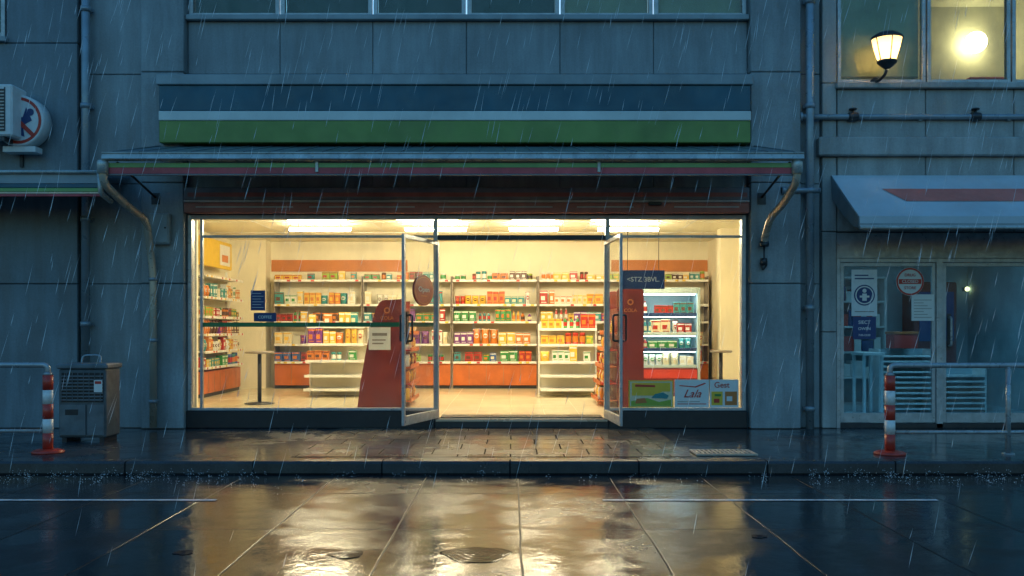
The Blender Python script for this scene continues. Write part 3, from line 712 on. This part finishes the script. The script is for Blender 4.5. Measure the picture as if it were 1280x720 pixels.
for (x,y,r) in((-.215,-6.2,.20),(-1.0,-6.2,.10),(-2.0,-6.15,.06),(1.62,-5.7,.05)):
    vs=[];fs=[];n=48;m_=26
    for j in range(m_+1):
        rr_=r*j/m_; h=.0006*math.sin(j/m_*math.pi*9)*(1-j/m_)**.5
        for i in range(n):
            a=2*math.pi*i/n; w=1+.10*math.sin(3*a+x)+.06*math.sin(5*a+2*x)+.03*math.sin(9*a)
            vs.append((rr_*w*math.cos(a),rr_*w*math.sin(a),.0016+h+ (0 if j<m_ else -.0008)))
    for j in range(m_):
        for i in range(n): fs.append((j*n+i,j*n+(i+1)%n,(j+1)*n+(i+1)%n,(j+1)*n+i))
    b=B(); b.add(vs,fs,M_PUD,True)
    o=bpy.data.objects.new('puddle',b.mesh('puddle')); o.location=(x,y,-.118); o['kind']='structure'; link(o)

# ------------------------------------------------------------ shop goods
PAL={'red':(.42,.03,.02),'green':(.04,.25,.06),'yellow':(.80,.48,.06),'orange':(.66,.20,.03),'white':(.80,.78,.70),'cream':(.76,.66,.42),
'teal':(.04,.26,.26),'brown':(.12,.05,.03),'purple':(.18,.04,.22),'blue':(.04,.11,.32),'lime':(.30,.44,.06),'black':(.03,.03,.03)}
PM={k:paint('pack_'+k,v,.35,var=.12,scale=30) for k,v in PAL.items()}
meshes={}
def pmesh(kind,c1,c2):
    key=(kind,c1,c2)
    if key in meshes: return meshes[key]
    a,d=PM[c1],PM[c2]; b=B()
    if kind=='carton':
        b.bar(-.062,.062,-.05,.05,0,.2,a,.004); b.box(-.045,.02,-.0525,-.0501,.06,.12,d); b.box(-.062,.062,-.0515,-.0501,.165,.185,d); b.box(-.04,.045,-.0525,-.0501,.025,.035,d)
    elif kind=='snack_pouch':
        n=8;vs=[];fs=[]
        for j in range(n+1):
            z=.2*j/n; th=.035*math.sin(math.pi*min(max(j/n,.03),.97))**.6
            w=.062-.004*math.sin(math.pi*j/n)
            for x,y in((-w,0),(-w*.5,-th),(w*.5,-th),(w,0),(w*.5,th),(-w*.5,th)): vs.append((x,y,z))
        for j in range(n):
            for i in range(6): fs.append((j*6+i,j*6+(i+1)%6,(j+1)*6+(i+1)%6,(j+1)*6+i))
        b.add(vs,fs,a,True); b.box(-.062,.062,-.003,.003,.195,.205,d)
        b.lathe([(.001,-.041),(.034,-.0395),(.034,-.03)],d,14,(0,0,.11),'Y'); b.box(-.025,.025,-.0425,-.041,.1,.12,a)
    elif kind=='bottle':
        b.lathe([(.03,0),(.034,.01),(.034,.045)],a,14); b.lathe([(.0345,.045),(.0345,.115)],d,14,cap=False); b.lathe([(.034,.115),(.033,.13),(.014,.165),(.012,.18)],a,14); b.lathe([(.015,.18),(.015,.2)],d,12)
    elif kind=='can':
        b.lathe([(.04,0),(.045,.008),(.045,.04)],a,16); b.lathe([(.0455,.04),(.0455,.14)],d,16,cap=False); b.lathe([(.045,.14),(.045,.19),(.04,.2)],a,16)
    m=b.mesh(kind); meshes[key]=m; return m
LBL={'carton':'small printed %s carton standing on a shop shelf','snack_pouch':'shiny %s snack pouch standing on a shop shelf','bottle':'small %s bottle with a label on a shelf','can':'%s can with a paper label on a shelf'}
KN={'carton':'box','snack_pouch':'pouch','bottle':'bottle','can':'can'}
cnt={k:0 for k in KN}
def put(kind,c1,c2,loc,h,w=1,rz=0):
    if cnt[kind]>=290:
        kind=min(cnt,key=cnt.get)
    cnt[kind]+=1
    o=bpy.data.objects.new(kind,pmesh(kind,c1,c2)); o.location=loc; o.rotation_euler=(0,0,rz+random.uniform(-.06,.06)); o.scale=(w,w,h/.2)
    o['label']=LBL[kind]%c1; o['category']=KN[kind]; o['group']='packaged goods on the shop shelves'; link(o)
def fill(M,rz,x0,x1,y,z,hmax,cols,kinds,dens=.97,step=.134):
    x=x0+.07; last=None
    while x<x1-.06:
        kind=random.choice(kinds); c1=random.choice([c for c in cols if c!=last]); last=c1; c2=random.choice(['white','yellow','cream','brown','orange','red','white'])
        if c2==c1: c2='white' if c1!='white' else 'green'
        h=hmax*random.uniform(.6,1.05); w=random.uniform(.72,1.25)
        for k in range(random.choice((1,1,2,2,3,3))):
            if x>=x1-.06: break
            if random.random()<dens:
                p=M@Vector((x,y+random.uniform(-.012,.012),z)); put(kind,c1,c2,p,h*random.uniform(.97,1.02),w,rz)
            x+=step*(w if kind in('carton','snack_pouch') else .8*w)
        if random.random()<.10: x+=.09
def shelving(loc,rz,w,depth,levels,top,cab,lab,rows,back=True,dpt=None,sides=True,price=True):
    t=root('shelf_unit',loc,lab,'shelf',rz)
    h=w/2
    b=B()
    if back: b.box(-h,h,depth-.02,depth,0,top,M_CREAM)
    if sides:
        b.bar(-h,-h+.02,.06,depth-.021,0,top,M_UPR,.003); b.bar(h-.02,h,.06,depth-.021,0,top,M_UPR,.003)
    else:
        for x in(-h,h-.03): b.bar(x,x+.03,depth-.06,depth-.021,0,top,M_SHELF,.003)
    part(t,'shelf_frame',b)
    if cab:
        b=B(); b.bar(-h+.021,h-.021,.04,depth-.021,.06,cab,M_ORANGE,.005); b.box(-h+.021,h-.021,.06,depth-.03,0,.06,M_BLACK)
        n=max(2,int(w/.28))
        for k in range(1,n): b.box(-h+k*w/n-.003,-h+k*w/n+.003,.036,.0405,.08,cab-.02,M_UPR)
        part(t,'cabinet_base',b)
    M=Matrix.Translation(loc)@Matrix.Rotation(rz,4,'Z')
    for i,z in enumerate(levels):
        dd=0 if not dpt else dpt[i]
        b=B(); b.bar(-h+.021,h-.021,dd,depth-.021,z-.022,z,M_SHELF,.003)
        b.bar(-h+.021,h-.021,dd-.012,dd-.001,z-.035,z+.008,M_SHELF,.003)
        if price:
            k=-h+.08
            while k<h-.1:
                b.box(k,k+.06,dd-.015,dd-.0121,z-.03,z+.003,random.choice((M_PAPER,M_PAPER,M_YELLOW,M_REDP))); k+=random.uniform(.12,.26)
        part(t,'shelf',b)
        if rows[i]:
            hm,cols,kinds=rows[i]; fill(M,rz,-h+.03,h-.03,dd+.08,z+.001,hm,cols,kinds)
    return t
r1=(.16,['green','red','orange','yellow','white','teal','brown','lime'],['carton','can','carton'])
r2=(.25,['white','cream','yellow','orange','teal','red','white'],['snack_pouch','carton'])
r3=(.23,['brown','orange','green','red','yellow','purple','teal'],['carton','bottle','carton'])
r4=(.26,['yellow','cream','yellow','orange','white','brown','purple'],['snack_pouch','carton'])
r5=(.20,['green','orange','blue','teal','yellow','lime','red'],['carton','can','carton'])
LV=[z-.12 for z in(2.145,1.69,1.37,.95,.62)]
for x0,x1 in((-4.45,-2.8),(-2.79,-1.13),(-1.12,.48),(.49,2.1),(2.11,3.68)):
    shelving(((x0+x1)/2,5.88,.12),0,x1-x0,.46,LV,2.1,.46,'white wall shelving with orange cabinets, stocked with packaged goods',[r1,r2,r3,r4,r5])
LS=[z-.12 for z in(2.11,1.76,1.44,1.15,.87,.61)]
shelving((-4.93,4.5,.12),R(90),2.2,.34,LS,2.15,.42,'side-wall shelving with an orange base, stocked with goods',
 [None,r2,r1,r4,r2,r5],sides=False)
for x0,x1,lv in((-3.4,-2.4,(1.16,.87,.60,.36,.14)),(.44,1.42,(1.12,.86,.58,.36,.14))):
    shelving(((x0+x1)/2,3.55,.12),0,x1-x0,.62,lv,1.2,None,'low white gondola shelf unit with stepped shelves',
      [r3,r4,r5,None,None] if x0<0 else [r3,r5,r4,None,None],sides=False,dpt=[.25,.2,.13,.06,.0],price=False)
t=root('promotion_board',(-4.99,4.35,2.27),'bright yellow promotional board with a small white panel','sign')
b=B(); b.bar(-.05,.0,-.95,.75,0,.47,M_YELLOW,.01); part(t,'board',b)
b=B(); b.box(.001,.006,.05,.62,.06,.41,M_PAPER); b.box(.0065,.008,.15,.5,.12,.24,M_OBAND); part(t,'printed_panel',b)
M_FR=paint('fridge_white',(.48,.62,.66),.35,var=.06)
t=root('refrigerated_display',(2.60,3.9,.12),'open refrigerated display with lit shelves and a red base','refrigerator')
b=B(); b.bar(-.52,-.47,0,.6,0,1.8,M_FR,.008);b.bar(.47,.52,0,.6,0,1.8,M_FR,.008);b.bar(-.47,.47,.56,.6,0,1.8,M_FR,.005);b.bar(-.47,.47,-.02,.56,1.70,1.8,M_FR,.01); part(t,'casing',b)
b=B(); b.bar(-.47,.47,-.02,.55,.0,.46,M_RED,.01); b.bar(-.46,.46,-.03,-.021,.30,.44,M_REDP,.004); part(t,'base_panel',b)
for i,z in enumerate((.50,.78,1.04,1.36)):
    b=B(); b.bar(-.46,.46,.02,.55,z-.02,z,M_FR,.004); b.bar(-.46,.46,.005,.019,z-.03,z+.02,M_BLUE if i%2 else M_FR,.003); part(t,'shelf',b)
    fill(Matrix.Translation((2.60,3.9,.12)),0,-.45,.45,.12,z+.001,.23 if i<3 else .24,['white','cream','white','green','teal','red'],['carton','snack_pouch','bottle'],1,.13)
b=B(); b.box(-.44,.44,.03,.08,1.68,1.695,M_COOL)
for z in(.73,.99,1.31): b.box(-.44,.44,.03,.05,z,z+.008,M_COOL)
part(t,'light_strip',b)
def display(x,y,sgn,lab):
    t=root('aisle_display',(x,y,.12),lab,'display stand')
    if sgn>0: pr=[(0,0),(-.62,0),(-.58,.35),(-.50,.80),(-.42,1.18),(-.36,1.40),(-.31,1.49),(-.27,1.52),(0,1.54)]
    else: pr=[(0,0),(.38,0),(.38,1.66),(.36,1.69),(.02,1.69),(0,1.66)]
    b=B(); b.prism(pr,1,0,.05,M_RED); b.prism(pr,1,1.15,1.2,M_RED)
    xx=sorted((0,-sgn*.14)); b.box(xx[0]+.002,xx[1]-.002,.05,1.15,.05,1.42,M_RED); part(t,'side_panel',b)
    for k,z in enumerate((.10,.34,.58,.82,1.06)):
        d=(.13 if sgn>0 else .27-.035*k)
        xa,xb=sorted((0.002*sgn,sgn*d)); b=B(); b.bar(xa,xb,.02,1.18,z-.02,z,M_REDP if k%2 else M_ORANGE,.004); xe_=sgn*d
        b.bar(min(xe_,xe_+.01*sgn),max(xe_,xe_+.01*sgn),.02,1.18,z-.03,z+.03,M_ORANGE,.002); part(t,'shelf',b)
        yy=.1
        while yy<1.12:
            put(random.choice(('carton','snack_pouch')),random.choice(('orange','red','yellow','white','brown')),'yellow',(x+sgn*(d-.06),y+yy,.121+z),.17,.75,R(90)*sgn); yy+=.13
    return t
t=display(-1.57,1.6,1,'tall dark red aisle display stand with a curved side panel')
b=B(); b.box(-.46,-.15,-.004,-.001,.82,1.14,M_PAPER); b.box(-.41,-.2,-.006,-.004,1.02,1.06,M_UPR); b.box(-.41,-.22,-.006,-.004,.95,.97,M_UPR); b.box(-.41,-.25,-.006,-.004,.9,.92,M_UPR); part(t,'paper_notice',b)
b=B(); ring(b,.025,.045,-.003,M_OBAND,18,-.2,1.38); part(t,'logo',b); text(t,'COLA',.07,M_OBAND,(-.2,-.003,1.27))
t=display(1.50,1.7,-1,'tall dark red display stand with stepped shelves of snacks')
b=B(); ring(b,.025,.045,-.003,M_OBAND,18,.19,1.5); part(t,'logo',b); text(t,'COLA',.07,M_OBAND,(.19,-.003,1.38))
def table(x,y,s,lab):
    t=root('standing_table',(x,y,.12),lab,'table')
    b=B(); b.lathe([(.20*s,.75),(.215*s,.76),(.215*s,.775),(.2*s,.785)],M_UPR,24); part(t,'table_top',b)
    b=B(); b.lathe([(.03,.03),(.03,.75)],M_BLACK,14); part(t,'stem',b)
    b=B(); b.lathe([(.22*s,0),(.22*s,.012),(.05,.035)],M_BLACK,24); part(t,'base',b)
table(-3.76,2.3,1,'small dark round standing table by the window')
table(3.22,2.8,.8,'small dark round standing table in the corner')
t=root('hanging_sign',(1.68,.30,1.87),'blue rectangular sign with pale lettering behind the glass','sign')
b=B(); b.bar(-.275,.275,-.01,.01,-.12,.12,M_BLUE,.004); part(t,'board',b)
for x in(-.2,.2):
    b=B(); b.tube([(x,0,.12),(x,0,.78)],.004,M_DARK,6); part(t,'hanging_wire',b)
text(t,'<STZ 3BVL.',.085,M_PAPER,(0,-.012,0),name='lettering')
t=root('notice_sign',(-3.18,.015,1.47),'small blue notice with white printed lines on the window','sign')
b=B(); b.box(-.09,.09,0,.006,0,.25,M_BLUE); part(t,'sheet',b)
b=B()
for k in range(6): b.box(-.07,.07-.03*(k%2),-.002,0,.035+k*.035,.040+k*.035,M_PAPER)
part(t,'printed_lines',b)
t=root('notice_label',(-3.09,.008,1.33),'blue rectangular label with white lettering on the window','sign')
b=B(); b.box(-.14,.14,0,.006,0,.11,M_BLUE); part(t,'sheet',b); text(t,'COFFEE',.05,M_PAPER,(0,-.002,.055))
t=root('window_poster',(1.74,.012,.255),'yellow and green illustrated poster with a blue shape','poster')
b=B(); b.box(-.28,.28,0,.006,0,.34,M_YELLOW); b.box(-.265,.265,-.002,0,.015,.325,PM['cream']); part(t,'sheet',b)
b=B(); b.prism([(-.25,.02),(.25,.02),(.25,.10),(.1,.07),(-.05,.12),(-.25,.08)],1,-.004,-.002,PM['lime']); b.prism([(-.24,.15),(.05,.15),(.14,.20),(.24,.2),(.24,.31),(-.24,.31)],1,-.005,-.003,M_YELLOW); b.prism([(.0,.12),(.2,.11),(.22,.15),(.15,.19),(.05,.17)],1,-.007,-.005,PM['teal']); b.prism([(-.2,.05),(-.05,.06),(-.08,.12),(-.18,.11)],1,-.007,-.005,M_OBAND)
b.prism([(-.2,.26),(.05,.255),(.05,.28),(-.2,.29)],1,-.007,-.005,M_REDP); part(t,'illustration',b)
t=root('window_poster',(2.25,.012,.255),'white poster with a red script word on the window','poster')
b=B(); b.box(-.215,.215,0,.006,0,.35,M_PAPER); part(t,'sheet',b); text(t,'Lala',.14,M_REDP,(0,-.003,.17),shear=.45); 
b=B(); b.box(-.18,.18,-.003,0,.04,.05,M_REDP); b.box(-.18,.1,-.003,0,.07,.077,M_UPR); b.prism([(-.16,.27),(.05,.25),(.18,.3),(.16,.310),(.04,.265),(-.15,.28)],1,-.003,0,M_REDP); part(t,'printed_lines',b)
t=root('window_poster',(2.655,.012,.255),'white poster with red lettering and colour panels','poster')
b=B(); b.box(-.18,.18,0,.006,0,.35,M_PAPER); part(t,'sheet',b); text(t,'Gest',.10,M_REDP,(-.03,-.003,.28))
b=B(); b.box(-.16,-.02,-.003,0,.03,.20,M_YELLOW); b.box(.01,.16,-.003,0,.03,.20,M_OBAND); b.box(.03,.1,-.005,-.003,.08,.14,M_PAPER); b.box(-.13,-.06,-.005,-.003,.06,.11,M_REDP); b.box(-.12,-.04,-.005,-.003,.14,.17,PM['green']); part(t,'illustration',b)

# ------------------------------------------------------------ rain
M_RAIN,nt,o=newmat('rain_water'); d=N(nt,'ShaderNodeBsdfDiffuse'); d.inputs[0].default_value=(.82,.88,.92,1)
nt.links.new(d.outputs[0],o.inputs[0])
vs=[];fs=[]
rnd=random.Random(3)
for _ in range(3000):
    y=rnd.uniform(-8.5,-.35); x=rnd.uniform(-8,8); z=rnd.uniform(0,6.5)
    if y>-1.35 and z<3.6: continue
    Ln=rnd.uniform(.08,.30)*(12+y)/8; r=rnd.uniform(.0011,.0026)*(12+y)/7
    tx=rnd.gauss(.24,.05); dv=Vector((tx,0,1)).normalized()*Ln
    c=Vector((x,y,z)); o0=len(vs)
    vs.append(c)
    mid=c+dv*.35
    for k in range(3):
        a=k*math.pi*2/3; vs.append(mid+Vector((r*math.cos(a),r*math.sin(a),0)))
    vs.append(c+dv)
    for k in range(3):
        fs.append((o0,o0+1+k,o0+1+(k+1)%3)); fs.append((o0+4,o0+1+(k+1)%3,o0+1+k))
b=B(); b.add(vs,fs,M_RAIN,False)
thing('rain',b,(0,0,0),None,None,kind='stuff')
vs=[];fs=[]
for _ in range(300):
    cx=rnd.choice((rnd.uniform(-6,-2.4),rnd.uniform(2.6,6),rnd.uniform(-6,6))); cy=-3.1-abs(rnd.gauss(0,.35)); 
    for k in range(rnd.randint(3,9)):
        a=rnd.uniform(0,6.28); rr_=abs(rnd.gauss(0,.03)); r=rnd.uniform(.0015,.004)
        c=Vector((cx+rr_*math.cos(a),cy+rr_*math.sin(a),-.112+abs(rnd.gauss(0,.03)))); o0=len(vs)
        for dx,dy,dz in((1,0,0),(-1,0,0),(0,1,0),(0,-1,0),(0,0,1.4),(0,0,-1)): vs.append(c+Vector((dx,dy,dz))*r)
        for f in((0,2,4),(2,1,4),(1,3,4),(3,0,4),(2,0,5),(1,2,5),(3,1,5),(0,3,5)): fs.append(tuple(i+o0 for i in f))
b=B(); b.add(vs,fs,M_RAIN,True); thing('splash_droplets',b,(0,0,0),None,None,kind='stuff')

# ------------------------------------------------------------ world, sun, camera
w=bpy.data.worlds.new('World'); S.world=w; w.use_nodes=True; nt=w.node_tree; nt.nodes.clear()
sky=N(nt,'ShaderNodeTexSky',sky_type='NISHITA'); sky.sun_disc=False; sky.sun_elevation=R(2); sky.sun_rotation=R(15); sky.air_density=1.5; sky.ozone_density=4
bg=N(nt,'ShaderNodeBackground'); bg.inputs[1].default_value=1.22
wo=N(nt,'ShaderNodeOutputWorld')
tint=mixc(nt,sky.outputs[0],(.58,.88,.90),1,'MULTIPLY')
nt.links.new(tint,bg.inputs[0]); nt.links.new(bg.outputs[0],wo.inputs[0])
sl=bpy.data.lights.new('sun','SUN'); sl.energy=.05; sl.angle=R(20); sl.color=(1,.8,.6)
so=bpy.data.objects.new('sun',sl); so.rotation_euler=(R(-88),0,R(-15)); so.location=(0,20,20); link(so)
cam=bpy.data.cameras.new('camera'); cam.lens=33.75; cam.sensor_width=36; cam.shift_y=50/1280; cam.clip_end=1000
co=bpy.data.objects.new('camera',cam); co.location=(0,-12,1.25); co.rotation_euler=(R(90),0,0); link(co); S.camera=co
print('goods',cnt)
